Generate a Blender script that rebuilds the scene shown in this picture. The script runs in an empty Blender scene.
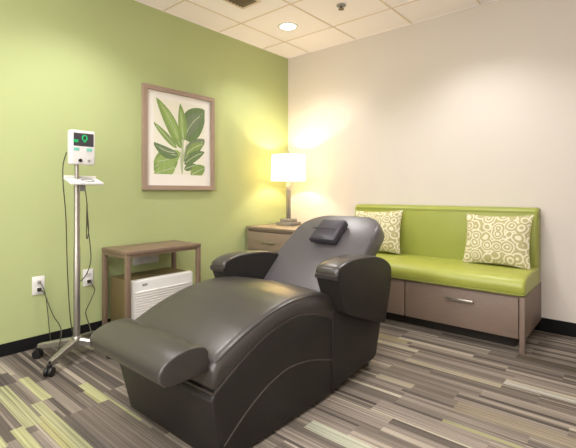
import bpy, bmesh, math, random
from mathutils import Vector, Matrix, Euler
random.seed(7)
SC = bpy.context.scene
COL = SC.collection
PI = math.pi

# ------------------------------------------------------------------ materials
def lin(r, g, b):
    f = lambda c: (c/255/12.92) if c/255 <= .04045 else ((c/255+.055)/1.055)**2.4
    return (f(r), f(g), f(b), 1)

def new_mat(name):
    m = bpy.data.materials.new(name); m.use_nodes = True
    nt = m.node_tree
    return m, nt, nt.nodes['Principled BSDF']

def N(nt, kind, **kw):
    n = nt.nodes.new(kind)
    for k, v in kw.items(): setattr(n, k, v)
    return n

def mat(name, rgb, rough=.5, metal=0, spec=.5, noise=0, nscale=40, bump=0, bscale=300, stretch=None, emit=None, estr=0, coat=0):
    m, nt, p = new_mat(name)
    c = lin(*rgb)
    p.inputs['Base Color'].default_value = c
    p.inputs['Roughness'].default_value = rough
    p.inputs['Metallic'].default_value = metal
    p.inputs['Specular IOR Level'].default_value = spec
    p.inputs['Coat Weight'].default_value = coat
    p.inputs['Coat Roughness'].default_value = .25
    tc = N(nt, 'ShaderNodeTexCoord')
    src = tc.outputs['Object']
    if stretch:
        mp = N(nt, 'ShaderNodeMapping'); mp.inputs['Scale'].default_value = stretch
        nt.links.new(src, mp.inputs['Vector']); src = mp.outputs['Vector']
    if noise:
        t = N(nt, 'ShaderNodeTexNoise'); t.inputs['Scale'].default_value = nscale; t.inputs['Detail'].default_value = 3
        nt.links.new(src, t.inputs['Vector'])
        mx = N(nt, 'ShaderNodeMix', data_type='RGBA')
        mx.inputs[6].default_value = tuple(v*(1-noise) for v in c[:3])+(1,)
        mx.inputs[7].default_value = tuple(min(1, v*(1+noise)) for v in c[:3])+(1,)
        nt.links.new(t.outputs['Fac'], mx.inputs[0]); nt.links.new(mx.outputs[2], p.inputs['Base Color'])
    if bump:
        t2 = N(nt, 'ShaderNodeTexNoise'); t2.inputs['Scale'].default_value = bscale; t2.inputs['Detail'].default_value = 2
        nt.links.new(src, t2.inputs['Vector'])
        b = N(nt, 'ShaderNodeBump'); b.inputs['Strength'].default_value = bump; b.inputs['Distance'].default_value = .002
        nt.links.new(t2.outputs['Fac'], b.inputs['Height']); nt.links.new(b.outputs['Normal'], p.inputs['Normal'])
    if emit:
        p.inputs['Emission Color'].default_value = lin(*emit); p.inputs['Emission Strength'].default_value = estr
    return m

M = {}
M['green_wall'] = mat('green_wall_paint', (175, 185, 132), .75, spec=.25, noise=.02, nscale=3, bump=.08, bscale=250)
M['cream_wall'] = mat('cream_wall_paint', (216, 208, 201), .75, spec=.25, noise=.02, nscale=3, bump=.08, bscale=250)
M['ceiling'] = mat('ceiling_tile', (248, 240, 244), .9, spec=.1, noise=.05, nscale=120, bump=.3, bscale=200)
M['grid'] = mat('ceiling_grid_paint', (222, 206, 192), .6)
M['baseboard'] = mat('black_rubber_baseboard', (18, 17, 18), .8, spec=.15, bump=.05)
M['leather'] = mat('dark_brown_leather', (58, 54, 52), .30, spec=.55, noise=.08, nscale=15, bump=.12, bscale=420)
M['leather_shaded'] = mat('dark_brown_leather_shaded', (37, 34, 32), .45, spec=.4, noise=.08, nscale=15, bump=.12, bscale=420)  # same leather, with the shade on base and arms put into its colour
M['leather_blue'] = mat('charcoal_leather_back', (80, 76, 79), .34, spec=.55, noise=.06, nscale=15, bump=.12, bscale=420)
M['leather_black'] = mat('black_leather', (34, 33, 38), .32, spec=.5, bump=.1, bscale=420)
M['pillow_leather'] = mat('slate_leather_pillow', (58, 54, 62), .38, spec=.5, bump=.1, bscale=420)
M['piping'] = mat('leather_piping', (66, 60, 56), .4)
M['black_plastic'] = mat('black_plastic', (22, 21, 22), .45)
M['white_plastic'] = mat('white_plastic', (226, 224, 222), .4)
M['grey_plastic'] = mat('grey_plastic', (150, 148, 146), .45)
M['steel'] = mat('brushed_steel', (158, 154, 148), .34, metal=.8, noise=.05, nscale=60)
M['nickel'] = mat('satin_nickel', (190, 184, 174), .3, metal=.9)
M['taupe'] = mat('taupe_wood_laminate', (128, 110, 98), .5, noise=.12, nscale=14, stretch=(1, 8, 14))
M['chest_wood'] = mat('grey_brown_wood_laminate', (142, 124, 106), .5, noise=.12, nscale=14, stretch=(1, 8, 14))
M['table_wood'] = mat('brown_wood', (120, 100, 84), .45, noise=.15, nscale=12, stretch=(12, 1, 12))
M['frame_wood'] = mat('light_oak_frame', (158, 136, 120), .45, noise=.12, nscale=15, stretch=(6, 1, 1))
M['dark'] = mat('shadow_black', (40, 34, 30), .8)
M['lime_vinyl'] = mat('lime_green_vinyl', (166, 172, 78), .36, spec=.5, noise=.04, nscale=8, bump=.06, bscale=350)
M['lime_back'] = mat('lime_green_vinyl_back', (154, 161, 74), .42, spec=.45, noise=.04, nscale=8, bump=.06, bscale=350)
M['ac_metal'] = mat('olive_brown_metal_case', (112, 98, 66), .45, spec=.4)
M['mat_board'] = mat('white_mat_board', (232, 228, 222), .8)
M['paper'] = mat('off_white_print_paper', (226, 224, 210), .8)
M['lamp_metal'] = mat('brushed_bronze_metal', (150, 146, 140), .35, metal=.5)
M['lamp_wood'] = mat('lamp_base_wood', (146, 140, 130), .45)
M['cord'] = mat('grey_cord', (66, 68, 50), .5)
M['screen'] = mat('dark_screen', (62, 58, 62), .3, emit=(62, 58, 62), estr=.25)
M['led'] = mat('green_led', (20, 150, 90), .4, emit=(30, 170, 100), estr=.45)
M['teal'] = mat('teal_button', (120, 196, 180), .5)
M['lens'] = mat('lit_downlight_lens', (255, 250, 240), .5, emit=(255, 244, 225), estr=14)
M['panel'] = mat('added_fill_glow', (255, 250, 240), .5, emit=(255, 244, 225), estr=2)  # glow of the fill sources added behind the camera
M['vent_dark'] = mat('vent_dark', (112, 96, 74), .6)
M['beige_plastic'] = mat('beige_plastic', (222, 218, 214), .5)

def shade_mat():
    m, nt, p = new_mat('lit_fabric_shade')
    d = N(nt, 'ShaderNodeBsdfDiffuse'); d.inputs[0].default_value = lin(250, 240, 215)
    t = N(nt, 'ShaderNodeBsdfTranslucent'); t.inputs[0].default_value = lin(255, 240, 205)
    mx = N(nt, 'ShaderNodeMixShader'); mx.inputs[0].default_value = .45
    e = N(nt, 'ShaderNodeEmission'); e.inputs[0].default_value = lin(255, 238, 200); e.inputs[1].default_value = .9
    ad = N(nt, 'ShaderNodeAddShader')
    nt.links.new(d.outputs[0], mx.inputs[1]); nt.links.new(t.outputs[0], mx.inputs[2])
    nt.links.new(mx.outputs[0], ad.inputs[0]); nt.links.new(e.outputs[0], ad.inputs[1])
    nt.links.new(ad.outputs[0], nt.nodes['Material Output'].inputs[0])
    return m
M['shade'] = shade_mat()

def pillow_mat():
    m, nt, p = new_mat('ring_pattern_fabric')
    p.inputs['Roughness'].default_value = .85
    tc = N(nt, 'ShaderNodeTexCoord')
    mp = N(nt, 'ShaderNodeMapping'); mp.inputs['Scale'].default_value = (1, 0, 1)
    nt.links.new(tc.outputs['Object'], mp.inputs['Vector'])
    nz = N(nt, 'ShaderNodeTexNoise'); nz.inputs['Scale'].default_value = 14
    nt.links.new(mp.outputs[0], nz.inputs['Vector'])
    mixv = N(nt, 'ShaderNodeMix', data_type='RGBA'); mixv.blend_type = 'LINEAR_LIGHT'; mixv.inputs[0].default_value = .012
    nt.links.new(mp.outputs[0], mixv.inputs[6]); nt.links.new(nz.outputs['Color'], mixv.inputs[7])
    v = N(nt, 'ShaderNodeTexVoronoi', feature='F1'); v.inputs['Scale'].default_value = 13.5
    v.inputs['Randomness'].default_value = .55
    nt.links.new(mixv.outputs[2], v.inputs['Vector'])
    mu = N(nt, 'ShaderNodeMath', operation='MULTIPLY'); mu.inputs[1].default_value = 25.0
    nt.links.new(v.outputs['Distance'], mu.inputs[0])
    si = N(nt, 'ShaderNodeMath', operation='COSINE'); nt.links.new(mu.outputs[0], si.inputs[0])
    rp = N(nt, 'ShaderNodeValToRGB')
    rp.color_ramp.elements[0].position = .30; rp.color_ramp.elements[1].position = .48
    rp.color_ramp.elements[0].color = lin(222, 216, 190); rp.color_ramp.elements[1].color = lin(178, 170, 124)
    ad = N(nt, 'ShaderNodeMath', operation='MULTIPLY_ADD'); ad.inputs[1].default_value = .5; ad.inputs[2].default_value = .5
    nt.links.new(si.outputs[0], ad.inputs[0]); nt.links.new(ad.outputs[0], rp.inputs[0])
    nt.links.new(rp.outputs[0], p.inputs['Base Color'])
    return m
M['pillow'] = pillow_mat()

def carpet_mat():
    m, nt, p = new_mat('striped_plank_carpet')
    p.inputs['Roughness'].default_value = .95; p.inputs['Specular IOR Level'].default_value = .1
    a = N(nt, 'ShaderNodeVertexColor'); a.layer_name = 'Col'
    tc = N(nt, 'ShaderNodeTexCoord')
    mp = N(nt, 'ShaderNodeMapping'); mp.inputs['Scale'].default_value = (1.2, 130, 1)
    nt.links.new(tc.outputs['Object'], mp.inputs[0])
    t = N(nt, 'ShaderNodeTexNoise'); t.inputs['Scale'].default_value = 1; t.inputs['Detail'].default_value = 2
    nt.links.new(mp.outputs[0], t.inputs['Vector'])
    t2 = N(nt, 'ShaderNodeTexNoise'); t2.inputs['Scale'].default_value = 220; t2.inputs['Detail'].default_value = 2
    nt.links.new(tc.outputs['Object'], t2.inputs['Vector'])
    r1 = N(nt, 'ShaderNodeMapRange'); r1.inputs[1].default_value = .3; r1.inputs[2].default_value = .7; r1.inputs[3].default_value = .62; r1.inputs[4].default_value = 1.38
    r2 = N(nt, 'ShaderNodeMapRange'); r2.inputs[1].default_value = .3; r2.inputs[2].default_value = .7; r2.inputs[3].default_value = .86; r2.inputs[4].default_value = 1.14
    nt.links.new(t.outputs['Fac'], r1.inputs[0]); nt.links.new(t2.outputs['Fac'], r2.inputs[0])
    k = N(nt, 'ShaderNodeMath', operation='MULTIPLY'); nt.links.new(r1.outputs[0], k.inputs[0]); nt.links.new(r2.outputs[0], k.inputs[1])
    vm = N(nt, 'ShaderNodeVectorMath', operation='SCALE'); nt.links.new(a.outputs['Color'], vm.inputs[0]); nt.links.new(k.outputs[0], vm.inputs['Scale'])
    nt.links.new(vm.outputs[0], p.inputs['Base Color'])
    b = N(nt, 'ShaderNodeBump'); b.inputs['Strength'].default_value = .4; b.inputs['Distance'].default_value = .003
    nt.links.new(t2.outputs['Fac'], b.inputs['Height']); nt.links.new(b.outputs[0], p.inputs['Normal'])
    return m
M['carpet'] = carpet_mat()

# ------------------------------------------------------------------ mesh helpers (bmesh in world coordinates)
def BM(): return bmesh.new()

def merge(bm, other):
    me = bpy.data.meshes.new('tmp'); other.to_mesh(me); bm.from_mesh(me); bpy.data.meshes.remove(me); other.free()

def box(bm, x0, x1, y0, y1, z0, z1, bev=0, seg=2, mi=0, rot=None, piv=None):
    b = BM()
    bmesh.ops.create_cube(b, size=1)
    for v in b.verts:
        v.co = Vector(((x0+x1)/2+v.co.x*(x1-x0), (y0+y1)/2+v.co.y*(y1-y0), (z0+z1)/2+v.co.z*(z1-z0)))
    if bev: bmesh.ops.bevel(b, geom=b.edges[:], offset=bev, segments=seg, profile=.5, affect='EDGES', clamp_overlap=True)
    if rot is not None:
        p = Vector(piv)
        for v in b.verts: v.co = rot @ (v.co-p)+p
    for f in b.faces: f.material_index = mi
    merge(bm, b)

def prism(bm, pts, axis, a0, a1, bev=0, seg=3, mi=0):
    """extrude a 2-D outline along an axis; axis 'x': pts are (y,z); 'y': (x,z); 'z': (x,y)"""
    def P(p, a): return {'x': (a, p[0], p[1]), 'y': (p[0], a, p[1]), 'z': (p[0], p[1], a)}[axis]
    b = BM()
    v0 = [b.verts.new(P(p, a0)) for p in pts]; v1 = [b.verts.new(P(p, a1)) for p in pts]
    c0 = b.faces.new(v0); c1 = b.faces.new(v1[::-1]); n = len(pts)
    for i in range(n): b.faces.new((v0[(i+1) % n], v0[i], v1[i], v1[(i+1) % n]))
    bmesh.ops.recalc_face_normals(b, faces=b.faces[:])
    if bev:
        es = list(set(list(c0.edges)+list(c1.edges)))
        bmesh.ops.bevel(b, geom=es, offset=bev, segments=seg, profile=.5, affect='EDGES', clamp_overlap=True)
    for f in b.faces: f.material_index = mi
    merge(bm, b)

def smooth_pts(pts, n=6, closed=False):
    P = [Vector(p) for p in pts]; out = []; L = len(P)
    rng = L if closed else L-1
    for i in range(rng):
        if closed: a, b, c, d = P[(i-1) % L], P[i], P[(i+1) % L], P[(i+2) % L]
        else: a, b, c, d = P[max(i-1, 0)], P[i], P[i+1], P[min(i+2, L-1)]
        for k in range(n):
            t = k/n
            out.append(.5*((2*b)+(c-a)*t+(2*a-5*b+4*c-d)*t*t+(3*b-a-3*c+d)*t**3))
    if not closed: out.append(P[-1])
    return out

def tube(bm, pts, r, seg=8, mi=0, n=6, smooth=True, cap=True):
    P = smooth_pts(pts, n) if smooth else [Vector(p) for p in pts]
    rings = []; up = Vector((0, 0, 1)); prev = None
    for i, p in enumerate(P):
        t = (P[min(i+1, len(P)-1)]-P[max(i-1, 0)]).normalized()
        if prev is None: a = t.cross(up if abs(t.z) < .9 else Vector((1, 0, 0))).normalized()
        else: a = (prev-t*prev.dot(t)).normalized()
        prev = a; b = t.cross(a)
        rr = r(i/(len(P)-1)) if callable(r) else r
        rings.append([bm.verts.new(p+a*rr*math.cos(2*PI*k/seg)+b*rr*math.sin(2*PI*k/seg)) for k in range(seg)])
    fs = []
    for i in range(len(rings)-1):
        for k in range(seg):
            fs.append(bm.faces.new((rings[i][k], rings[i][(k+1) % seg], rings[i+1][(k+1) % seg], rings[i+1][k])))
    if cap: fs.append(bm.faces.new(rings[0][::-1])); fs.append(bm.faces.new(rings[-1]))
    for f in fs: f.material_index = mi

def lathe(bm, prof, cx, cy, seg=32, mi=0, closed=True):
    """prof: list of (r, z)"""
    rings = []
    for r, z in prof:
        rings.append([bm.verts.new((cx+r*math.cos(2*PI*k/seg), cy+r*math.sin(2*PI*k/seg), z)) for k in range(seg)])
    fs = []
    for i in range(len(rings)-1):
        for k in range(seg):
            fs.append(bm.faces.new((rings[i][k], rings[i][(k+1) % seg], rings[i+1][(k+1) % seg], rings[i+1][k])))
    if closed: fs.append(bm.faces.new(rings[0][::-1])); fs.append(bm.faces.new(rings[-1]))
    for f in fs: f.material_index = mi

def loft(bm, rings, caps=True, mi=0):
    R = [[bm.verts.new(p) for p in r] for r in rings]; n = len(R[0]); fs = []
    for i in range(len(R)-1):
        for k in range(n):
            fs.append(bm.faces.new((R[i][k], R[i][(k+1) % n], R[i+1][(k+1) % n], R[i+1][k])))
    if caps: fs.append(bm.faces.new(R[0][::-1])); fs.append(bm.faces.new(R[-1]))
    for f in fs: f.material_index = mi

ORG = {}
def obj(name, bm, mats, parent=None, loc=None, sharp=35, label=None, recalc=True):
    """link one bmesh (world coordinates) as one mesh object under parent"""
    o_loc = Vector(loc) if loc is not None else (ORG[parent.name] if parent else Vector((0, 0, 0)))
    if recalc: bmesh.ops.recalc_face_normals(bm, faces=bm.faces[:])
    for v in bm.verts: v.co -= o_loc
    me = bpy.data.meshes.new(name); bm.to_mesh(me); bm.free()
    for m in (mats if isinstance(mats, (list, tuple)) else [mats]): me.materials.append(m)
    for p in me.polygons: p.use_smooth = True
    me.set_sharp_from_angle(angle=math.radians(sharp))
    o = bpy.data.objects.new(name, me); COL.objects.link(o)
    if parent: o.parent = parent
    else: o.location = o_loc
    ORG[o.name] = o_loc
    if label: o['label'] = label
    return o

def tag(o, label, cat, group=None):
    o['label'] = label; o['category'] = cat
    if group: o['group'] = group
    return o

def thing(name, label, cat, loc, group=None):
    o = bpy.data.objects.new(name, None); COL.objects.link(o); o.location = loc
    o.empty_display_size = .1; ORG[o.name] = Vector(loc)
    return tag(o, label, cat, group)

def struct(name, bm, m):
    o = obj(name, bm, m); o['kind'] = 'structure'; return o

def copy_tree(root, delta, label, group=None):
    r = root.copy(); COL.objects.link(r); r.location = root.location+Vector(delta); r['label'] = label
    if group: r['group'] = group
    ORG[r.name] = ORG[root.name]+Vector(delta)
    for ch in list(root.children):
        c = ch.copy(); COL.objects.link(c); c.parent = r
        for g in list(ch.children):
            d = g.copy(); COL.objects.link(d); d.parent = c
    return r

# ------------------------------------------------------------------ the room
RX, RY, H = 4.3, -4.8, 2.6      # room spans x 0..RX, y RY..0
b = BM(); box(b, -.1, 0, RY-.1, .1, 0, H); struct('wall_left', b, M['green_wall'])
b = BM(); box(b, 0, RX, 0, .1, 0, H); struct('wall_back', b, M['cream_wall'])
b = BM(); box(b, RX, RX+.1, RY-.1, .1, 0, H); struct('wall_right', b, M['cream_wall'])
b = BM(); box(b, 0, RX, RY-.1, RY, 0, H); struct('wall_front', b, M['cream_wall'])
b = BM(); box(b, -.1, RX+.1, RY-.1, .1, H, H+.1); struct('ceiling', b, M['ceiling'])
# suspended ceiling grid
b = BM()
gx = [.315+.595*k for k in range(7)]; gy = [-.42-.61*k for k in range(8)]
for x in gx: box(b, x-.007, x+.007, RY, 0, H-.004, H+.001)
for y in gy: box(b, 0, RX, y-.007, y+.007, H-.004, H+.001)
struct('trim_1', b, M['grid'])
b = BM(); box(b, 0, .012, RY, 0, H-.005, H); box(b, .012, RX, -.012, 0, H-.005, H); struct('trim_2', b, M['ceiling'])
# rubber baseboards
def baseboard(name, prof, axis, a0, a1):
    b = BM(); prism(b, prof, axis, a0, a1); struct(name, b, M['baseboard'])
baseboard('baseboard_left', [(0, 0), (.014, 0), (.011, .012), (.008, .07), (.004, .078), (0, .078)], 'y', RY, 0)
baseboard('baseboard_back', [(0, 0), (-.014, 0), (-.011, .012), (-.008, .092), (-.004, .1), (0, .1)], 'x', .014, RX)
baseboard('baseboard_right', [(RX, 0), (RX-.014, 0), (RX-.008, .012), (RX-.008, .09), (RX, .1)], 'y', RY, -.014)

# carpet: planks run along x; colour painted cell by cell into one mesh
def carpet():
    dx, dy = .03, .0125
    nx, ny = int(round(RX/dx)), int(round(-RY/dy))
    cells = [[None]*nx for _ in range(ny)]
    tones = [(126, 117, 108), (111, 102, 94), (98, 90, 83), (144, 134, 123), (84, 77, 72), (162, 152, 138), (119, 110, 101), (136, 126, 116)]
    wts = [5, 5, 4, 4, 2.5, 1.6, 4, 4]
    rnd = random.Random(11)
    j = 0
    while j < ny:
        rows = rnd.choice([7, 8, 9, 10, 12])
        x = -rnd.random()*.55
        while x < RX:
            ln = rnd.choice([.5, .55, .58])
            k = 0
            while k < rows:
                w = rnd.choice([1, 1, 2, 2, 3, 4])
                c = rnd.choices(tones, wts)[0]
                yy = -(j+k)*dy; xx = x+ln/2
                if xx < 1.3 and yy < -2.2 and rnd.random() < .04: c = (158, 154, 112)
                elif rnd.random() < .03: c = (170, 162, 144)
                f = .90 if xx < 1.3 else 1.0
                for r in range(j+k, min(j+k+w, j+rows, ny)):
                    for q in range(max(0, int(round(x/dx))), min(nx, int(round((x+ln)/dx)))):
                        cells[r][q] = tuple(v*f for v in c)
                k += w
            x += ln
        j += rows
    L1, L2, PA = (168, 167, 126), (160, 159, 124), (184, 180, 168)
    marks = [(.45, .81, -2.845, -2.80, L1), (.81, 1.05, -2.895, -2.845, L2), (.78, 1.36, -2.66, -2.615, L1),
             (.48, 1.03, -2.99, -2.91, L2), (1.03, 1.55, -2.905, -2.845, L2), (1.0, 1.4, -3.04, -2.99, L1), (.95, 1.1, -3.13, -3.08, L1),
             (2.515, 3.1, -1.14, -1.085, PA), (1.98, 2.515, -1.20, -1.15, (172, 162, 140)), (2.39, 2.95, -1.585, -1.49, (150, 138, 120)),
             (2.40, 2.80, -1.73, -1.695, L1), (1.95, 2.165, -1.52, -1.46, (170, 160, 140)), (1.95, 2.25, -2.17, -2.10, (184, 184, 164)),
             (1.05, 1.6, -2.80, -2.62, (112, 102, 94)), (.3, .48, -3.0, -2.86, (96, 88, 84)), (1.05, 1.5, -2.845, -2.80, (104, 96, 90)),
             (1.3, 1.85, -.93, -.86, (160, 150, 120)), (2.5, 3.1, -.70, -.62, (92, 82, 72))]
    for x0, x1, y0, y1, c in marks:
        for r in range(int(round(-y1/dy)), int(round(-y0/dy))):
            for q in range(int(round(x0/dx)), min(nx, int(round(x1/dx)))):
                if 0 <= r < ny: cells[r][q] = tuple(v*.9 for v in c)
    verts = [(i*RX/nx, k*RY/ny, 0) for k in range(ny+1) for i in range(nx+1)]
    faces = []; cols = []
    for k in range(ny):
        for i in range(nx):
            a = k*(nx+1)+i
            faces.append((a, a+nx+1, a+nx+2, a+1)); cols.append(lin(*cells[k][i]))
    me = bpy.data.meshes.new('floor'); me.from_pydata(verts, [], faces)
    at = me.color_attributes.new('Col', 'FLOAT_COLOR', 'CORNER')
    flat = []
    for c in cols: flat += list(c)*4
    at.data.foreach_set('color', flat)
    me.materials.append(M['carpet'])
    o = bpy.data.objects.new('floor', me); COL.objects.link(o); o['kind'] = 'structure'
    bb = BM(); box(bb, 0, RX, RY, 0, -.08, -.01); sl = obj('trim_3', bb, M['dark']); sl['kind'] = 'structure'
carpet()

# ------------------------------------------------------------------ the black reclining chair
def lerp_tab(tab, y):
    for (a, za), (c, zc) in zip(tab, tab[1:]):
        if a <= y <= c: return za+(zc-za)*(y-a)/(c-a)
    return tab[0][1] if y < tab[0][0] else tab[-1][1]

X0, X1 = 1.20, 1.89
ch = thing('reclining_chair', 'large black leather reclining treatment chair with footrest in the middle of the room', 'chair', (1.545, -1.95, 0))
pipe_tab = [(-2.63, .295), (-2.60, .314), (-2.53, .356), (-2.45, .397), (-2.36, .436), (-2.26, .462), (-2.15, .474), (-2.06, .466), (-1.96, .440), (-1.865, .400)]
pl = smooth_pts([(y, z, 0) for y, z in pipe_tab], 3); pl = [(p.x, p.y) for p in pl]
b = BM()
prism(b, [(-2.592, .008), (-2.645, .27)]+pl+[(-1.867, .012)], 'x', X0-.03, X1+.004, bev=.012)
for v in b.verts:            # the foot end tucks in a little towards the floor on the table side
    if v.co.x < 1.4: v.co.x += .035*max(0, (.25-v.co.z)/.25)
base = obj('base_panel', b, M['leather_shaded'], ch)
b = BM()
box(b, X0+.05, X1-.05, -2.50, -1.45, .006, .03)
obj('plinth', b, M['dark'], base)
# raised side curve seams and the vertical joint
for xs, dx in ((X0-.022, .01), (X1+.005, 0)):
    b = BM()
    tube(b, [(xs, -2.585, .085), (xs, -2.47, .165), (xs, -2.362, .220), (xs, -2.26, .250), (xs, -2.185, .258), (xs, -2.05, .243), (xs, -1.91, .203), (xs, -1.872, .19)], .004, 6)
    obj('seam', b, M['piping'], base)
b = BM()
prism(b, [(-1.862, .022), (-1.862, .43), (-1.80, .45), (-1.60, .40), (-1.335, .27), (-1.395, .075), (-1.43, .058)], 'x', X0-.025, X1+.006, bev=.012)
obj('rear_panel', b, M['leather_shaded'], ch)
# seat cushion
top_tab = [(-2.635, .392), (-2.60, .420), (-2.52, .456), (-2.45, .485), (-2.35, .518), (-2.25, .542), (-2.15, .556), (-2.05, .557), (-1.95, .545), (-1.85, .520), (-1.75, .485), (-1.64, .440)]
bot_tab = [(-2.635, .297)]+pipe_tab[1:]+[(-1.64, .30)]
rings = []
ys = [-2.632+i*(2.632-1.66)/44 for i in range(45)]
for y in ys:
    zt, zb = lerp_tab(top_tab, y), lerp_tab(bot_tab, y)
    ring = []
    r = min(.05, (zt-zb)*.6)
    ring.append((X0+.004, y, zb)); ring.append((X0-.004, y, (zb+zt-r)/2))
    for k in range(7):
        a = PI-k*PI/2/6
        ring.append((X0+r+r*math.cos(a), y, zt-r+r*math.sin(a)))
    for k in range(1, 8):
        u = k/8; ring.append((X0+r+(X1-X0-2*r)*u, y, zt+.014*math.sin(PI*u)))
    for k in range(7):
        a = PI/2-k*PI/2/6
        ring.append((X1-r+r*math.cos(a), y, zt-r+r*math.sin(a)))
    ring.append((X1+.004, y, (zb+zt-r)/2)); ring.append((X1-.004, y, zb))
    rings.append(ring)
b = BM(); loft(b, rings)
cap = [f for f in b.faces if len(f.verts) > 10 and f.calc_center_median().y < -2.5]
bmesh.ops.bevel(b, geom=list(cap[0].edges), offset=.018, segments=3, profile=.5, affect='EDGES', clamp_overlap=True)
seat = obj('seat_cushion', b, M['leather'], ch, sharp=50)
b = BM()
for xs in (X0+.003, X1-.001):
    tube(b, [(xs, y, z) for y, z in pipe_tab], .0045, 6)
tube(b, [(X0+.003, -2.634, .296), (X1-.001, -2.634, .296)], .0045, 6, smooth=False)
obj('piping', b, M['piping'], seat)
for xs in (X0+.017, X1-.017):
    b = BM()
    tube(b, [(xs, y, lerp_tab(top_tab, y)-.011) for y in [-2.61, -2.5, -2.4, -2.3, -2.2, -2.1, -2.0, -1.9, -1.84]], .0035, 6)
    obj('top_seam', b, M['leather'], seat)

# back rest: a rounded slab leaning back at 45 degrees
BW, BL, BT = (1.235, 1.88), .70, .125
def back_xf(x, s, t):      # s along the slope, t thickness backwards
    o = Vector((0, -1.735, .455)); d = Vector((0, 1, 1)).normalized(); n = Vector((0, 1, -1)).normalized()
    return o+d*s+n*t+Vector((x, 0, 0))
def rr_outline(x0, x1, s0, s1, r):
    pts = [(x0, s0), (x1, s0)]
    if s1-s0 > .5: pts.insert(2, (x1, s0+.25)); pts.append((x1, s0+.4))
    for k in range(9):
        a = k*PI/2/8; pts.append((x1-r+r*math.cos(a), s1-r+r*math.sin(a)))
    for k in range(9):
        a = PI/2+k*PI/2/8; pts.append((x0+r+r*math.cos(a), s1-r+r*math.sin(a)))
    return pts
b = BM(); prism(b, rr_outline(BW[0], BW[1], 0, .678, .17), 'z', 0, BT, bev=.026, seg=4)
for v in b.verts:
    v.co.x += (-.07+.115*v.co.y/.678 if v.co.x < 1.55 else 0)
    bow = .02*math.sin(PI*(v.co.x-BW[0])/(BW[1]-BW[0])) if v.co.z < .06 else 0
    curl = .06*max(0, (v.co.y-.38)/.30)**2
    v.co = back_xf(v.co.x, v.co.y, v.co.z-bow*0+curl)
back = obj('backrest', b, M['leather_blue'], ch, sharp=50)
b = BM()
ol = rr_outline(BW[0]+.015, BW[1]-.015, .05, .665, .16)
tube(b, [back_xf(x+(-.07+.115*s/.678 if x < 1.55 else 0), s, .008+.06*max(0, (s-.38)/.30)**2) for x, s in ol[1:]+[ol[0]]], .004, 6, smooth=False)
obj('piping', b, M['leather_black'], back)
# head pillow
b = BM(); prism(b, rr_outline(-.097, .097, -.098, .098, .028)[0:], 'z', 0, .075, bev=.03, seg=4)
for v in b.verts:
    x, s = v.co.x, v.co.y
    th = v.co.z
    dent = -.012*math.cos(s*PI/.22) if th > .04 else 0
    v.co = back_xf(1.565+x+.02*s, .468+s, -.010-(th-.02)*.8+dent+.02*(.1+s)/.2)
hp = obj('head_pillow', b, M['pillow_leather'], ch, sharp=50)
b = BM()
tube(b, [back_xf(1.565-.085, .44, -.072), back_xf(1.565, .44, -.076), back_xf(1.565+.085, .44, -.072)], .003, 6)
obj('seam', b, M['black_plastic'], hp)

# arm rests
arm_out = [(-1.897, .612), (-1.900, .640), (-1.880, .668), (-1.78, .692), (-1.65, .694), (-1.52, .684), (-1.42, .660), (-1.345, .620), (-1.322, .57), (-1.335, .48), (-1.395, .305), (-1.43, .288), (-1.62, .353), (-1.79, .415), (-1.825, .440), (-1.862, .53)]
def arm(x0, x1, yo, ybot, label):
    pts = [(yo+y, ybot+z) for y, z in arm_out]
    sm = smooth_pts([(y, z, 0) for y, z in pts], 3, closed=True)
    b = BM(); prism(b, [(p.x, p.y) for p in sm], 'x', x0, x1, bev=.022, seg=4)
    a = obj('armrest', b, M['leather_shaded'], ch, sharp=50, label=label)
    # padded top strip lying over the arm
    b = BM()
    top = [(yo+y, ybot+z) for y, z in arm_out[:8]]
    P = smooth_pts([(y, z, 0) for y, z in top], 4)
    rings = []
    for i, p in enumerate(P):
        t = (P[min(i+1, len(P)-1)]-P[max(i-1, 0)]).normalized(); n = Vector((-t.y, t.x))
        if n.y < 0: n = -n
        ring = []
        e = math.sin(PI*min(1, max(0.02, i/(len(P)-1))))**.35
        for k in range(12):
            a_ = 2*PI*k/12
            u, w = math.cos(a_), math.sin(a_)
            u = math.copysign(abs(u)**.6, u); w = math.copysign(abs(w)**.6, w)
            ring.append(((x0+x1)/2+u*((x1-x0)/2-.001), p.x+n.x*(w*.014*e-.008), p.y+n.y*(w*.014*e-.008)))
        rings.append(ring)
    loft(b, rings)
    obj('arm_pad', b, M['leather'], a, sharp=60)
arm(1.818, 1.960, -.005, 0, 'right armrest, its broad outer face towards the bench')
arm(1.125, 1.250, -.130, -.028, 'left armrest beside the small table')

# foot rest bolster
b = BM()
fo = [(-2.815, .378), (-2.833, .400), (-2.835, .430), (-2.815, .458), (-2.765, .477), (-2.71, .483), (-2.665, .476), (-2.640, .462), (-2.630, .44), (-2.630, .388), (-2.642, .374), (-2.73, .372), (-2.785, .372)]
sm = smooth_pts([(y, z, 0) for y, z in fo], 3, closed=True)
prism(b, [(p.x, p.y) for p in sm], 'x', 1.322, 1.860, bev=.010, seg=3)
fr = obj('footrest', b, M['leather'], ch, sharp=50)
b = BM()
tube(b, [(1.853, y, z-.004) for y, z in fo[1:9]], .003, 6)
tube(b, [(1.327, y, z-.004) for y, z in fo[1:9]], .003, 6)
tube(b, [(1.33, -2.812, .377), (1.85, -2.812, .377)], .003, 6, smooth=False)
obj('piping', b, M['leather_blue'], fr)
b = BM(); box(b, 1.38, 1.70, -2.66, -2.60, .34, .40, .008); obj('footrest_bracket', b, M['black_plastic'], ch)
# feet
for x, y, m in ((1.862, -1.435, 'steel'), (1.25, -1.40, 'steel'), (1.30, -2.54, 'black_plastic'), (1.80, -2.54, 'black_plastic')):
    b = BM(); lathe(b, [(.016, 0), (.019, .004), (.019, .018), (.011, .024), (.011, .075)], x, y, 16); obj('foot', b, M[m], ch)

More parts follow.
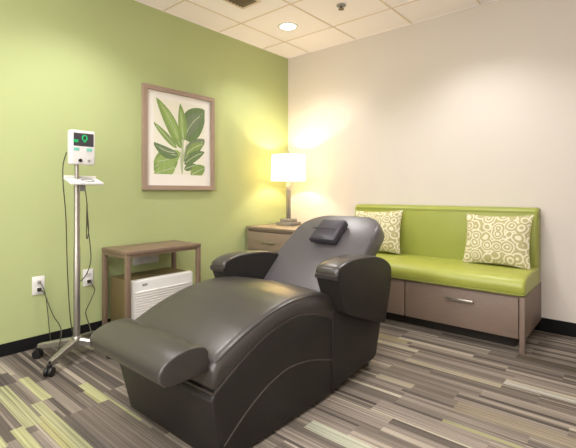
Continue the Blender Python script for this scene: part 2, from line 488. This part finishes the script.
# ------------------------------------------------------------------ green bench with drawers
bn = thing('bench_seat', 'lime green upholstered storage bench with drawers against the cream wall', 'bench', (1.755, -.3, 0))
BX0, BX1 = .985, 2.532
b = BM()
box(b, BX0, BX0+.03, -.60, -.02, .09, .372, .003)
box(b, BX1-.03, BX1, -.575, -.02, .09, .372, .003)
box(b, BX0+.03, BX1-.03, -.60, -.02, .352, .372)
box(b, BX0+.03, BX1-.03, -.58, -.02, .085, .105)
box(b, BX0+.03, BX1-.03, -.05, -.02, .09, .372)
box(b, 1.704, 1.718, -.585, -.05, .09, .37)
cab = obj('cabinet', b, M['taupe'], bn)
b = BM(); box(b, BX0+.05, BX1-.08, -.50, -.06, 0, .085); obj('toe_kick', b, M['dark'], bn)  # dark colour stands in for the shade of the toe space
for x0, x1 in ((BX1-.032, BX1), (BX0, BX0+.032)):
    b = BM(); box(b, x0, x1, -.612, -.575, 0, .37, .003); obj('leg', b, M['taupe'], bn)
for x0, x1 in ((BX0+.036, 1.706), (1.718, BX1-.038)):
    b = BM(); box(b, x0, x1, -.606, -.585, .09, .355, .003)
    d = obj('drawer', b, M['taupe'], bn)
    cx = (x0+x1)/2+.02
    b = BM(); box(b, cx-.095, cx+.095, -.634, -.624, .277, .297, .004)
    for s in (-.075, .075): box(b, cx+s-.006, cx+s+.006, -.628, -.603, .281, .293)
    obj('handle', b, M['nickel'], d)
# seat cushion, softly rounded
def soft_slab(b, x0, x1, y0, y1, z0, z1, r, crown):
    box(b, x0, x1, y0, y1, z0, z1, r, 5)
b = BM()
prism(b, [(-.635, .395), (-.645, .43), (-.635, .465), (-.61, .485), (-.56, .497), (-.40, .505), (-.20, .502), (-.10, .495), (-.10, .374), (-.62, .374)], 'x', BX0-.004, BX1+.006, bev=.02, seg=4)
sc = obj('seat_cushion', b, M['lime_vinyl'], bn, sharp=45)
b = BM()
tube(b, [(BX0, -.640, .386), (BX1, -.640, .386)], .003, 6, smooth=False); tube(b, [(BX1+.004, -.63, .384), (BX1+.004, -.12, .384)], .003, 6, smooth=False)
obj('piping', b, M['lime_back'], sc)
b = BM()
prism(b, [(-.16, .44), (-.165, .50), (-.150, .88), (-.142, .912), (-.12, .928), (-.02, .932), (-.012, .92), (-.012, .44)], 'x', BX0-.004, BX1-.004, bev=.018, seg=4)
bc = obj('back_cushion', b, M['lime_back'], bn, sharp=45)
b = BM(); tube(b, [(BX0+.01, -.152, .905), (BX1-.016, -.152, .905)], .003, 6, smooth=False); tube(b, [(BX1-.012, -.15, .895), (BX1-.012, -.16, .50)], .003, 6, smooth=False)
obj('piping', b, M['lime_vinyl'], bc)

# pillows
def pillow_mesh(W, Hh, T, nu=22, nv=18):
    b = BM(); grid = {}
    for side in (-1, 1):
        for i in range(nu+1):
            for j in range(nv+1):
                u, v = -1+2*i/nu, -1+2*j/nv
                edge = i in (0, nu) or j in (0, nv)
                if side == 1 and edge: grid[side, i, j] = grid[-1, i, j]; continue
                x = W*u*(1-.07*(1-v*v)); z = Hh*v*(1-.09*(1-u*u))
                t = T*(max(0, (1-u*u)*(1-v*v)))**.42
                t += .004*math.sin(5*u+3*v)*(1-u*u)*(1-v*v)
                grid[side, i, j] = b.verts.new((x, side*t, z))
        for i in range(nu):
            for j in range(nv):
                q = [grid[side, i, j], grid[side, i+1, j], grid[side, i+1, j+1], grid[side, i, j+1]]
                b.faces.new(q if side == -1 else q[::-1])
    return b
def pillow(W, Hh, T, loc, rot, label):
    o = obj('throw_pillow', pillow_mesh(W, Hh, T), M['pillow'], sharp=60)
    o.location = loc; o.rotation_euler = rot
    tag(o, label, 'pillow', 'ring patterned pillows on the green bench')
pillow(.235, .195, .060, (2.282, -.268, .692), (math.radians(-14), math.radians(-.5), math.radians(-3)), 'cream and olive ring-patterned pillow at the open right end of the green bench')
pillow(.235, .195, .060, (1.285, -.262, .695), (math.radians(-14), math.radians(-2), math.radians(3)), 'cream and olive ring-patterned pillow half hidden behind the black chair backrest')

# ------------------------------------------------------------------ corner chest and lamp
cd = thing('drawer_chest', 'grey-brown wooden drawer chest in the corner under the lit lamp', 'chest', (.355, -.37, 0))
b = BM()
box(b, .02, .04, -.665, -.06, .05, .675); box(b, .67, .69, -.665, -.06, .05, .675)
box(b, .04, .67, -.08, -.06, .05, .675); box(b, .04, .67, -.66, -.08, .05, .07); box(b, .04, .67, -.66, -.08, .655, .675)
box(b, .04, .67, -.62, -.10, 0, .05)
obj('carcass', b, M['chest_wood'], cd)
b = BM(); box(b, .012, .700, -.685, -.05, .676, .700, .004); obj('chest_top', b, M['chest_wood'], cd)
for z0, z1 in ((.47, .650), (.265, .462), (.06, .257)):
    b = BM(); box(b, .032, .678, -.682, -.662, z0, z1, .003); d = obj('drawer', b, M['chest_wood'], cd)
    zc = z0+.085 if z0 > .4 else (z0+z1)/2
    b = BM(); box(b, .23, .42, -.708, -.698, zc-.008, zc+.008, .003)
    for s in (.25, .40): box(b, s-.005, s+.005, -.70, -.68, zc-.005, zc+.005)
    obj('handle', b, M['nickel'], d)

LX, LY = .285, -.325
lp = thing('table_lamp', 'lit table lamp with white drum shade and square stepped base on the corner chest', 'lamp', (LX, LY, .70))
R45 = Matrix.Rotation(math.radians(0), 3, 'Z')
b = BM(); box(b, LX-.095, LX+.095, LY-.095, LY+.095, .701, .735, .005); box(b, LX-.065, LX+.065, LY-.065, LY+.065, .735, .768, .005)
obj('lamp_base', b, M['lamp_wood'], lp)
b = BM(); box(b, LX-.018, LX+.018, LY-.018, LY+.018, .768, 1.14, .003); lathe(b, [(.02, 1.14), (.02, 1.15), (.008, 1.155), (.008, 1.20)], LX, LY, 16)
obj('pole', b, M['lamp_metal'], lp)
b = BM(); lathe(b, [(.187, 1.168), (.178, 1.440), (.1755, 1.440), (.1845, 1.168)], LX, LY, 48, closed=False)
n = len(b.verts)//4; b.verts.ensure_lookup_table()
for k in range(n): b.faces.new((b.verts[k], b.verts[(k+1) % n], b.verts[3*n+(k+1) % n], b.verts[3*n+k]))
sh = obj('lamp_shade', b, M['shade'], lp)
b = BM(); tube(b, [(LX, LY, 1.30), (LX, LY, 1.452)], .003, 8, smooth=False); lathe(b, [(.004, 1.45), (.011, 1.455), (.012, 1.468), (.006, 1.478), (.002, 1.480)], LX, LY, 14)
for a in (0, 2*PI/3, 4*PI/3): tube(b, [(LX, LY, 1.432), (LX+.176*math.cos(a), LY+.176*math.sin(a), 1.432)], .002, 6, smooth=False)
obj('finial', b, M['lamp_metal'], lp)
b = BM(); lathe(b, [(.012, 1.20), (.013, 1.225), (.026, 1.25), (.031, 1.275), (.024, 1.298), (.008, 1.305)], LX, LY, 20); obj('light_bulb', b, M['lens'], lp)

# ------------------------------------------------------------------ small table and white unit below it
tb = thing('side_table', 'small open brown wooden side table against the green wall', 'table', (.215, -1.865, 0))
TX0, TX1, TY0, TY1 = .028, .402, -2.185, -1.548
b = BM(); box(b, TX0, TX1, TY0, TY1, .606, .634, .005); obj('tabletop', b, M['table_wood'], tb)
b = BM()
box(b, TX0+.008, TX0+.03, TY0+.03, TY1-.03, .582, .606); box(b, TX1-.03, TX1-.008, TY0+.03, TY1-.03, .590, .606)
box(b, TX0+.03, TX1-.03, TY0+.006, TY0+.028, .582, .606); box(b, TX0+.03, TX1-.03, TY1-.028, TY1-.006, .582, .606)
obj('apron', b, M['table_wood'], tb)
for x0 in (TX0+.002, TX1-.034):
    for y0 in (TY0+.002, TY1-.034):
        b = BM(); box(b, x0, x0+.032, y0, y0+.032, 0, .606, .003); obj('leg', b, M['table_wood'], tb)

ac = thing('air_conditioner', 'white-fronted boxy air unit with louvred grille under the brown side table', 'air conditioner', (.215, -1.87, 0))
AY0, AY1, AZ = -2.135, -1.605, .418
b = BM(); box(b, .05, .325, AY0+.008, AY1-.008, .02, AZ-.006, .006); obj('case', b, M['ac_metal'], ac)
b = BM()
box(b, .32, .375, AY0, AY1, .015, AZ, .016, 4)
fp = obj('front_panel', b, M['white_plastic'], ac)
b = BM()
for k in range(15):
    z = .06+k*.0185
    box(b, .372, .381, AY0+.03, AY1-.03, z, z+.0155, .002, rot=Matrix.Rotation(math.radians(10), 3, 'Y'), piv=(.375, 0, z+.008))
obj('louvre_grille', b, M['beige_plastic'], fp)
b = BM(); box(b, .374, .377, AY0+.085, AY0+.125, .372, .388, .001); obj('badge', b, M['grey_plastic'], fp)
for y in (AY0+.06, AY1-.06):
    for x in (.09, .33):
        b = BM(); box(b, x-.015, x+.015, y-.02, y+.02, 0, .022, .003); obj('foot', b, M['black_plastic'], ac)

# wall plates
def outlet(y, z, label):
    t = thing('wall_outlet', label, 'outlet', (0, y, z), 'white wall outlets')
    b = BM(); box(b, .0005, .007, y-.038, y+.038, z-.062, z+.062, .003); obj('cover_plate', b, M['white_plastic'], t)
    for s in (-.026, .026):
        b = BM(); lathe(b, [(.017, 0), (.017, .0095), (.015, .0105)], 0, 0, 20)
        for v in b.verts: v.co = Vector((v.co.z, y+v.co.x, z+s+v.co.y*.85))
        for q in (-.006, .006): box(b, .0100, .0112, y+q-.0012, y+q+.0012, z+s-.004, z+s+.006, mi=1)
        obj('socket', b, [M['beige_plastic'], M['black_plastic']], t)
outlet(-2.602, .418, 'white wall outlet with a black plug left of the steel stand')
outlet(-2.272, .420, 'white wall outlet between the steel stand and the brown side table')
t = thing('wall_plate', 'long low white wall plate seen under the side table top', 'outlet', (0, -1.81, .495))
b = BM(); box(b, .0005, .022, -1.925, -1.695, .462, .530, .004); obj('cover_plate', b, M['white_plastic'], t)
for y in (-1.87, -1.81, -1.75):
    b = BM(); box(b, .0215, .0235, y-.016, y+.016, .475, .517, .002); obj('socket', b, M['white_plastic'], t)

# ------------------------------------------------------------------ framed print
pc = thing('framed_print', 'oak-framed botanical print of green leaves on the green wall', 'picture', (0, -1.4635, 1.06))
PY0, PY1, PZ0, PZ1 = -1.844, -1.106, 1.068, 1.940
b = BM(); fwid = .038
prism(b, [(PY0, PZ0), (PY1, PZ0), (PY1-fwid, PZ0+fwid), (PY0+fwid, PZ0+fwid)], 'x', .002, .032)
prism(b, [(PY0, PZ1), (PY1, PZ1), (PY1-fwid, PZ1-fwid), (PY0+fwid, PZ1-fwid)], 'x', .002, .032)
prism(b, [(PY0, PZ0), (PY0, PZ1), (PY0+fwid, PZ1-fwid), (PY0+fwid, PZ0+fwid)], 'x', .002, .032)
prism(b, [(PY1, PZ0), (PY1, PZ1), (PY1-fwid, PZ1-fwid), (PY1-fwid, PZ0+fwid)], 'x', .002, .032)
obj('frame', b, M['frame_wood'], pc)
b = BM(); box(b, .003, .012, PY0+fwid-.004, PY1-fwid+.004, PZ0+fwid-.004, PZ1-fwid+.004); obj('mat_board', b, M['mat_board'], pc)
LG = [mat('leaf_'+n, c, .8, noise=.18, nscale=9, stretch=(1, 3, 1)) for n, c in (('mid_green', (128, 152, 86)), ('dark_green', (104, 126, 82)), ('light_green', (146, 170, 98)), ('pale_stem', (176, 186, 150)), ('grey_green', (114, 128, 100)))]
b = BM()
# the print area in units: u 0..1 to the right, v 0..1 up
SY0, SY1, SZ0, SZ1 = PY0+.105, PY1-.105, PZ0+.135, PZ1-.095
box(b, .0115, .0125, SY0, SY1, SZ0, SZ1)
layer = [0]
def leaf(u0, v0, u1, v1, w, mi, bend=0.0):
    layer[0] += 1
    x = .0128+.00006*layer[0]
    a = Vector((u0, v0)); c = Vector((u1, v1)); d = c-a; L = d.length; n = Vector((-d.y, d.x))/L
    L_, R_, C_ = [], [], []
    for k in range(15):
        t = k/14; wd = w*(math.sin(PI*t**.8))**.75 if 0 < t < 1 else 0
        p = a+d*t+n*bend*math.sin(PI*t)
        C_.append(p); L_.append(p+n*wd); R_.append(p-n*wd)
    def V(p):
        y = SY0+(SY1-SY0)*min(1, max(0, p.x)); z = SZ0+(SZ1-SZ0)*min(1, max(0, p.y))
        return b.verts.new((x, y, z))
    l = [V(p) for p in L_]; r = [V(p) for p in R_]; c_ = [V(p) for p in C_]
    for k in range(14):
        for q, m in ((l, mi), (r, mi)):
            try:
                f = b.faces.new((q[k], q[k+1], c_[k+1], c_[k])); f.material_index = m
            except ValueError: pass
    for k in range(1, 12):            # pale midrib
        a0 = C_[k]+n*.006; a1 = C_[k]-n*.006; b0 = C_[k+1]+n*.006; b1 = C_[k+1]-n*.006
        def V2(p): return b.verts.new((x+.00004, SY0+(SY1-SY0)*min(1, max(0, p.x)), SZ0+(SZ1-SZ0)*min(1, max(0, p.y))))
        f = b.faces.new([V2(q) for q in (a0, b0, b1, a1)]); f.material_index = 4
leaf(.45, .24, -.04, .06, .17, 1, -.02); leaf(.40, .10, .0, .0, .10, 3); leaf(.50, .30, .0, .16, .10, 3, .03)
leaf(.43, .36, -.02, .68, .05, 1); leaf(.46, .26, -.02, .41, .075, 2, .04); leaf(.42, .30, .04, .38, .035, 5, .03)
leaf(.56, .19, 1.03, .52, .115, 5, .04); leaf(.60, .28, 1.0, .46, .06, 1, .03); leaf(.57, .15, 1.0, .34, .075, 2, .02); leaf(.57, .08, .82, .15, .05, 2)
leaf(.70, .0, 1.02, .12, .10, 1)
leaf(.52, .36, .04, 1.0, .105, 1, -.03); leaf(.47, .46, .10, .95, .06, 3, -.03)
leaf(.56, .50, 1.02, .95, .21, 2, .03); leaf(.60, .56, .96, .88, .12, 5, .04)
leaf(.56, .46, .49, .98, .085, 1, -.01); leaf(.55, .50, .50, .92, .045, 3)
for p in (((.53, -.02), (.56, .58), .022), ((.53, .0), (.50, .36), .012), ((.55, .15), (.64, .5), .01)):
    leaf(p[0][0], p[0][1], p[1][0], p[1][1], p[2], 4, .01)
obj('botanical_print', b, [M['paper']]+LG, pc, recalc=False)

# ------------------------------------------------------------------ steel stand with monitor
SX, SY = .387, -2.508
st = thing('monitor_stand', 'steel rolling pole stand carrying a small white medical monitor by the green wall', 'medical monitor', (SX, SY, 0))
b = BM(); lathe(b, [(.020, .10), (.020, .70), (.0175, .705), (.0175, 1.115), (.013, 1.12), (.013, 1.26)], SX, SY, 20); obj('pole', b, M['steel'], st)
b = BM(); lathe(b, [(.030, .085), (.034, .09), (.034, .125), (.026, .14)], SX, SY, 24); hub = obj('hub', b, M['steel'], st)
for ax, ay in ((.212, -2.662), (.537, -2.712), (.545, -2.375), (.235, -2.335)):
    d = Vector((ax-SX, ay-SY, 0)); L = d.length; d.normalize(); n = Vector((-d.y, d.x, 0))
    rings = []
    for t, w, z, h in ((.015, .022, .112, .022), (.5, .018, .098, .018), (.93, .016, .082, .014), (1.03, .013, .079, .012)):
        p = Vector((SX, SY, 0))+d*L*t
        rings.append([p+n*w*a+Vector((0, 0, z+h*c)) for a, c in ((-1, -1), (-1, .5), (-.6, 1), (.6, 1), (1, .5), (1, -1))])
    b = BM(); loft(b, rings); lg = obj('leg', b, M['steel'], st)
    b = BM()
    e = Vector((ax, ay, 0))+d*.012
    for s in (-.013, .013):
        c = e+n*s
        q = BM(); lathe(q, [(.012, -.009), (.025, -.009), (.027, -.004), (.027, .004), (.025, .009), (.012, .009)], 0, 0, 20)
        for v in q.verts:
            co = v.co.copy(); v.co = c+n*co.z+d*co.x+Vector((0, 0, .0275+co.y))
        merge(b, q)
    box(b, e.x-.014, e.x+.014, e.y-.014, e.y+.014, .04, .072, .006)
    tube(b, [(e.x, e.y, .06), (e.x, e.y, .085)], .006, 8, smooth=False)
    obj('caster', b, M['black_plastic'], lg)
# sloping tray
b = BM()
tilt = Matrix.Rotation(math.radians(17), 3, 'Y')
box(b, .345, .478, -2.575, -2.375, 1.112, 1.128, .005, rot=tilt, piv=(.41, -2.51, 1.12))
box(b, .345, .36, -2.575, -2.375, 1.128, 1.138, .003, rot=tilt, piv=(.41, -2.51, 1.12))
tr = obj('tray', b, M['white_plastic'], st)
b = BM()
pts = []
for k in range(13):
    a = 2*PI*k/12; pts.append(tilt @ (Vector((.028*math.cos(a)+.02, .04*math.sin(a), .0115)))+Vector((.41, -2.46, 1.12)))
tube(b, pts, .0035, 6, smooth=False)
obj('coiled_lead', b, M['grey_plastic'], tr)
b = BM(); box(b, SX-.012, SX+.028, SY+.004, SY+.045, 1.055, 1.10, .006); obj('clamp', b, M['grey_plastic'], st)
# monitor
MY0, MY1, MZ0, MZ1 = -2.561, -2.410, 1.222, 1.438
b = BM(); box(b, .372, .430, MY0, MY1, MZ0, MZ1, .010, 3); mo = obj('monitor', b, M['white_plastic'], st)
b = BM(); box(b, .4298, .4312, MY0+.016, MY1-.012, 1.338, 1.420, .0004, 1); scn = obj('screen', b, M['screen'], mo)
b = BM(); c0 = Vector((.4325, -2.478, 1.390)); ring = []
for k in range(25):
    a = 2*PI*k/24; ring.append(c0+Vector((0, .014*math.cos(a), .016*math.sin(a))))
tube(b, ring, .0045, 6, smooth=False)
obj('display_figure', b, M['led'], scn); b = BM()
box(b, .4312, .4330, -2.547, -2.517, 1.360, 1.378, .0006, 1)
obj('display_figure', b, M['led'], scn); b = BM()
box(b, .4312, .4330, -2.487, -2.469, 1.363, 1.369, .0006, 1)
obj('display_figure', b, M['led'], scn)
for y in (-2.546, -2.466):
    b = BM(); box(b, .4298, .4325, y, y+.035, 1.308, 1.328, .001, 1); obj('button', b, M['teal'], mo)
for y, r, mt in ((-2.506, .011, 'black_plastic'), (-2.453, .008, 'grey_plastic')):
    b = BM(); lathe(b, [(r, 0), (r, .008), (r*.8, .010)], 0, 0, 18)
    for v in b.verts: v.co = Vector((.4295+v.co.z, y+v.co.x, 1.248+v.co.y))
    obj('connector', b, M[mt], mo)
b = BM(); box(b, .358, .374, MY0+.03, MY1-.03, 1.25, 1.38, .004); obj('rear_bracket', b, M['grey_plastic'], mo)
# hanging lead kept on the stand (part of it)
b = BM()
tube(b, [(.365, -2.560, 1.30), (.35, -2.575, 1.22), (.35, -2.575, 1.10), (.352, -2.560, .9), (.355, -2.553, .6), (.36, -2.545, .38), (.366, -2.535, .22), (.372, -2.52, .14)], .0035, 6)
obj('lead', b, M['cord'], st)
b = BM()
tube(b, [(.40, -2.47, 1.10), (.40, -2.455, 1.02), (.405, -2.448, .90), (.40, -2.44, .80), (.40, -2.452, .75), (.405, -2.455, .86), (.40, -2.45, .98), (.40, -2.446, .84), (.40, -2.43, .70), (.395, -2.425, .60), (.39, -2.45, .52), (.388, -2.486, .48)], .0032, 6)
obj('lead', b, M['cord'], st)

# cords into the outlets
def plug(b, y, z):
    box(b, .0118, .035, y-.012, y+.012, z-.011, z+.011, .004)
    box(b, .034, .046, y-.006, y+.006, z-.006, z+.006, .002)
cdn = thing('power_cord', 'dark power cord from the left wall outlet sagging to the steel stand', 'cord', (.012, -2.602, .392))
b = BM(); plug(b, -2.602, .392); obj('plug', b, M['black_plastic'], cdn)
b = BM(); tube(b, [(.044, -2.602, .392), (.07, -2.595, .386), (.10, -2.585, .345), (.15, -2.58, .285), (.22, -2.58, .24), (.29, -2.575, .205), (.335, -2.58, .16), (.34, -2.60, .06), (.32, -2.58, .006)], .0036, 6); obj('cable', b, M['cord'], cdn)
cdn = thing('power_cord', 'thin dark cord dropping straight from the left outlet to the floor', 'cord', (.012, -2.602, .444))
b = BM(); box(b, .0118, .030, -2.612, -2.592, .434, .454, .004); obj('plug', b, M['grey_plastic'], cdn)
b = BM(); tube(b, [(.028, -2.600, .444), (.05, -2.585, .40), (.045, -2.568, .33), (.04, -2.555, .22), (.04, -2.545, .10), (.05, -2.53, .012), (.09, -2.48, .006)], .0026, 6); obj('cable', b, M['cord'], cdn)
cdn = thing('power_cord', 'black power cord from the right wall outlet beside the side table', 'cord', (.012, -2.272, .394))
b = BM(); plug(b, -2.272, .394); obj('plug', b, M['black_plastic'], cdn)
b = BM(); tube(b, [(.044, -2.272, .394), (.06, -2.268, .375), (.07, -2.255, .345), (.08, -2.262, .32), (.12, -2.30, .285), (.20, -2.37, .235), (.27, -2.40, .22), (.35, -2.41, .16), (.395, -2.40, .06), (.41, -2.37, .006)], .0036, 6); obj('cable', b, M['cord'], cdn)

# ------------------------------------------------------------------ ceiling fittings
def downlight(x, y, label):
    t = thing('ceiling_downlight', label, 'light', (x, y, H), 'round ceiling downlights')
    b = BM(); lathe(b, [(.072, H-.002), (.074, H-.008), (.094, H-.006), (.098, H-.0005)], x, y, 32, closed=False); obj('trim_ring', b, M['white_plastic'], t)
    b = BM(); lathe(b, [(.001, H-.006), (.073, H-.005), (.073, H-.002), (.001, H-.002)], x, y, 32, closed=False); obj('lens', b, M['lens'], t)
    return t
DL = [(.60, -.70, 'lit round downlight in the ceiling near the room corner'),
      (2.12, -.72, 'lit round downlight in the ceiling above the bench'),
      (.62, -2.42, 'lit round downlight in the ceiling above the steel stand'),
      (2.12, -2.42, 'lit round downlight in the ceiling above the chair footrest')]
def lamp(kind, name, loc, energy, color, **kw):
    l = bpy.data.lights.new(name, kind); l.energy = energy; l.color = color
    for k_, v_ in kw.items(): setattr(l, k_, v_)
    o = bpy.data.objects.new(name, l); COL.objects.link(o); o.location = loc
    return o
WARM = (1, .98, .965)
SPOT = [50, 64, 56, 42]
for (x, y, lab), e in zip(DL, SPOT):
    downlight(x, y, lab)
    lamp('SPOT', 'downlight_beam', (x, y, H-.03), e, WARM, spot_size=math.radians(125), spot_blend=.75, shadow_soft_size=.07)
# square light panels added for fill, unseen behind the camera
for x, y, lab in ((1.2, -3.95, 'added square fill light nearer the green wall behind the viewer'), (3.0, -3.95, 'added square fill light nearer the right wall behind the viewer')):
    t = thing('added_fill_light', lab, 'light', (x, y, H), 'added square fill lights')
    b = BM()
    for s in (-.29, .26): box(b, x+s, x+s+.03, y-.29, y+.29, H-.016, H-.001); box(b, x-.26, x+.26, y+s, y+s+.03, H-.016, H-.001)
    obj('frame', b, M['white_plastic'], t)
    b = BM(); box(b, x-.26, x+.26, y-.26, y+.26, H-.012, H-.006); obj('diffuser', b, M['panel'], t)
    lamp('AREA', 'added_panel_fill', (x, y, H-.03), 40, (1, .985, .97), shape='SQUARE', size=.52)
lamp('POINT', 'lamp_bulb', (LX, LY, 1.30), 32, (1, .84, .58), shadow_soft_size=.035)

b = BM()
vt = thing('air_vent', 'tan slotted air vent in the white tiled ceiling', 'vent', (.655, -1.33, H))
x0, x1, y0, y1 = .545, .765, -1.50, -1.222
for a in ((x0, x1, y0, y0+.02), (x0, x1, y1-.02, y1), (x0, x0+.02, y0+.02, y1-.02), (x1-.02, x1, y0+.02, y1-.02)): box(b, *a, H-.008, H-.0005, .001)
obj('frame', b, M['grid'], vt)
b = BM(); box(b, x0+.02, x1-.02, y0+.02, y1-.02, H-.002, H-.0006); obj('backing', b, M['vent_dark'], vt)
b = BM()
for k in range(6):
    y = y0+.035+k*.035; box(b, x0+.02, x1-.02, y, y+.010, H-.008, H-.003)
obj('slat', b, M['vent_dark'], vt)
sp = thing('sprinkler_head', 'small grey round sprinkler head in the ceiling beyond the downlight', 'sprinkler', (1.215, -.74, H))
b = BM(); lathe(b, [(.040, H-.0005), (.040, H-.006), (.030, H-.010), (.018, H-.012)], 1.215, -.74, 24); obj('escutcheon', b, M['grey_plastic'], sp)
b = BM(); lathe(b, [(.012, H-.012), (.012, H-.030), (.024, H-.032), (.024, H-.035), (.006, H-.037)], 1.215, -.74, 20); obj('deflector', b, M['vent_dark'], sp)

# window added in the front wall for fill light, unseen behind the viewer
b = BM()
for a in ((1.2, 1.26, .95, 2.25), (3.34, 3.4, .95, 2.25), (2.27, 2.33, .95, 2.25)): box(b, a[0], a[1], RY-.01, RY+.03, a[2], a[3])
for z in (.95, 2.19): box(b, 1.26, 3.34, RY-.01, RY+.03, z, z+.06)
struct('added_window_1', b, M['white_plastic'])
b = BM(); box(b, 1.26, 3.34, RY+.001, RY+.008, 1.01, 2.19); struct('added_window_2', b, M['panel'])
o = lamp('AREA', 'added_window_fill', (2.3, RY+.05, 1.6), 34, (.95, .97, 1), shape='RECTANGLE', size=2.0, size_y=1.15)  # soft fill lamp added behind the viewer
o.rotation_euler = (PI/2, 0, 0)

# ------------------------------------------------------------------ world, camera, view
w = bpy.data.worlds.new('World'); SC.world = w; w.use_nodes = True
w.node_tree.nodes['Background'].inputs[0].default_value = (1, .96, .9, 1); w.node_tree.nodes['Background'].inputs[1].default_value = .1
cam = bpy.data.cameras.new('Camera'); co = bpy.data.objects.new('Camera', cam); COL.objects.link(co)
co.location = (3.09225, -3.61, 1.05)
cam.sensor_width = 36; cam.lens = 36*410/576; cam.shift_y = -32/576; cam.clip_start = .05
co.rotation_euler = (PI/2, 0, math.atan2(.651, .760))
SC.camera = co
SC.view_settings.view_transform = 'Standard'
SC.view_settings.look = 'None'
SC.view_settings.exposure = 0
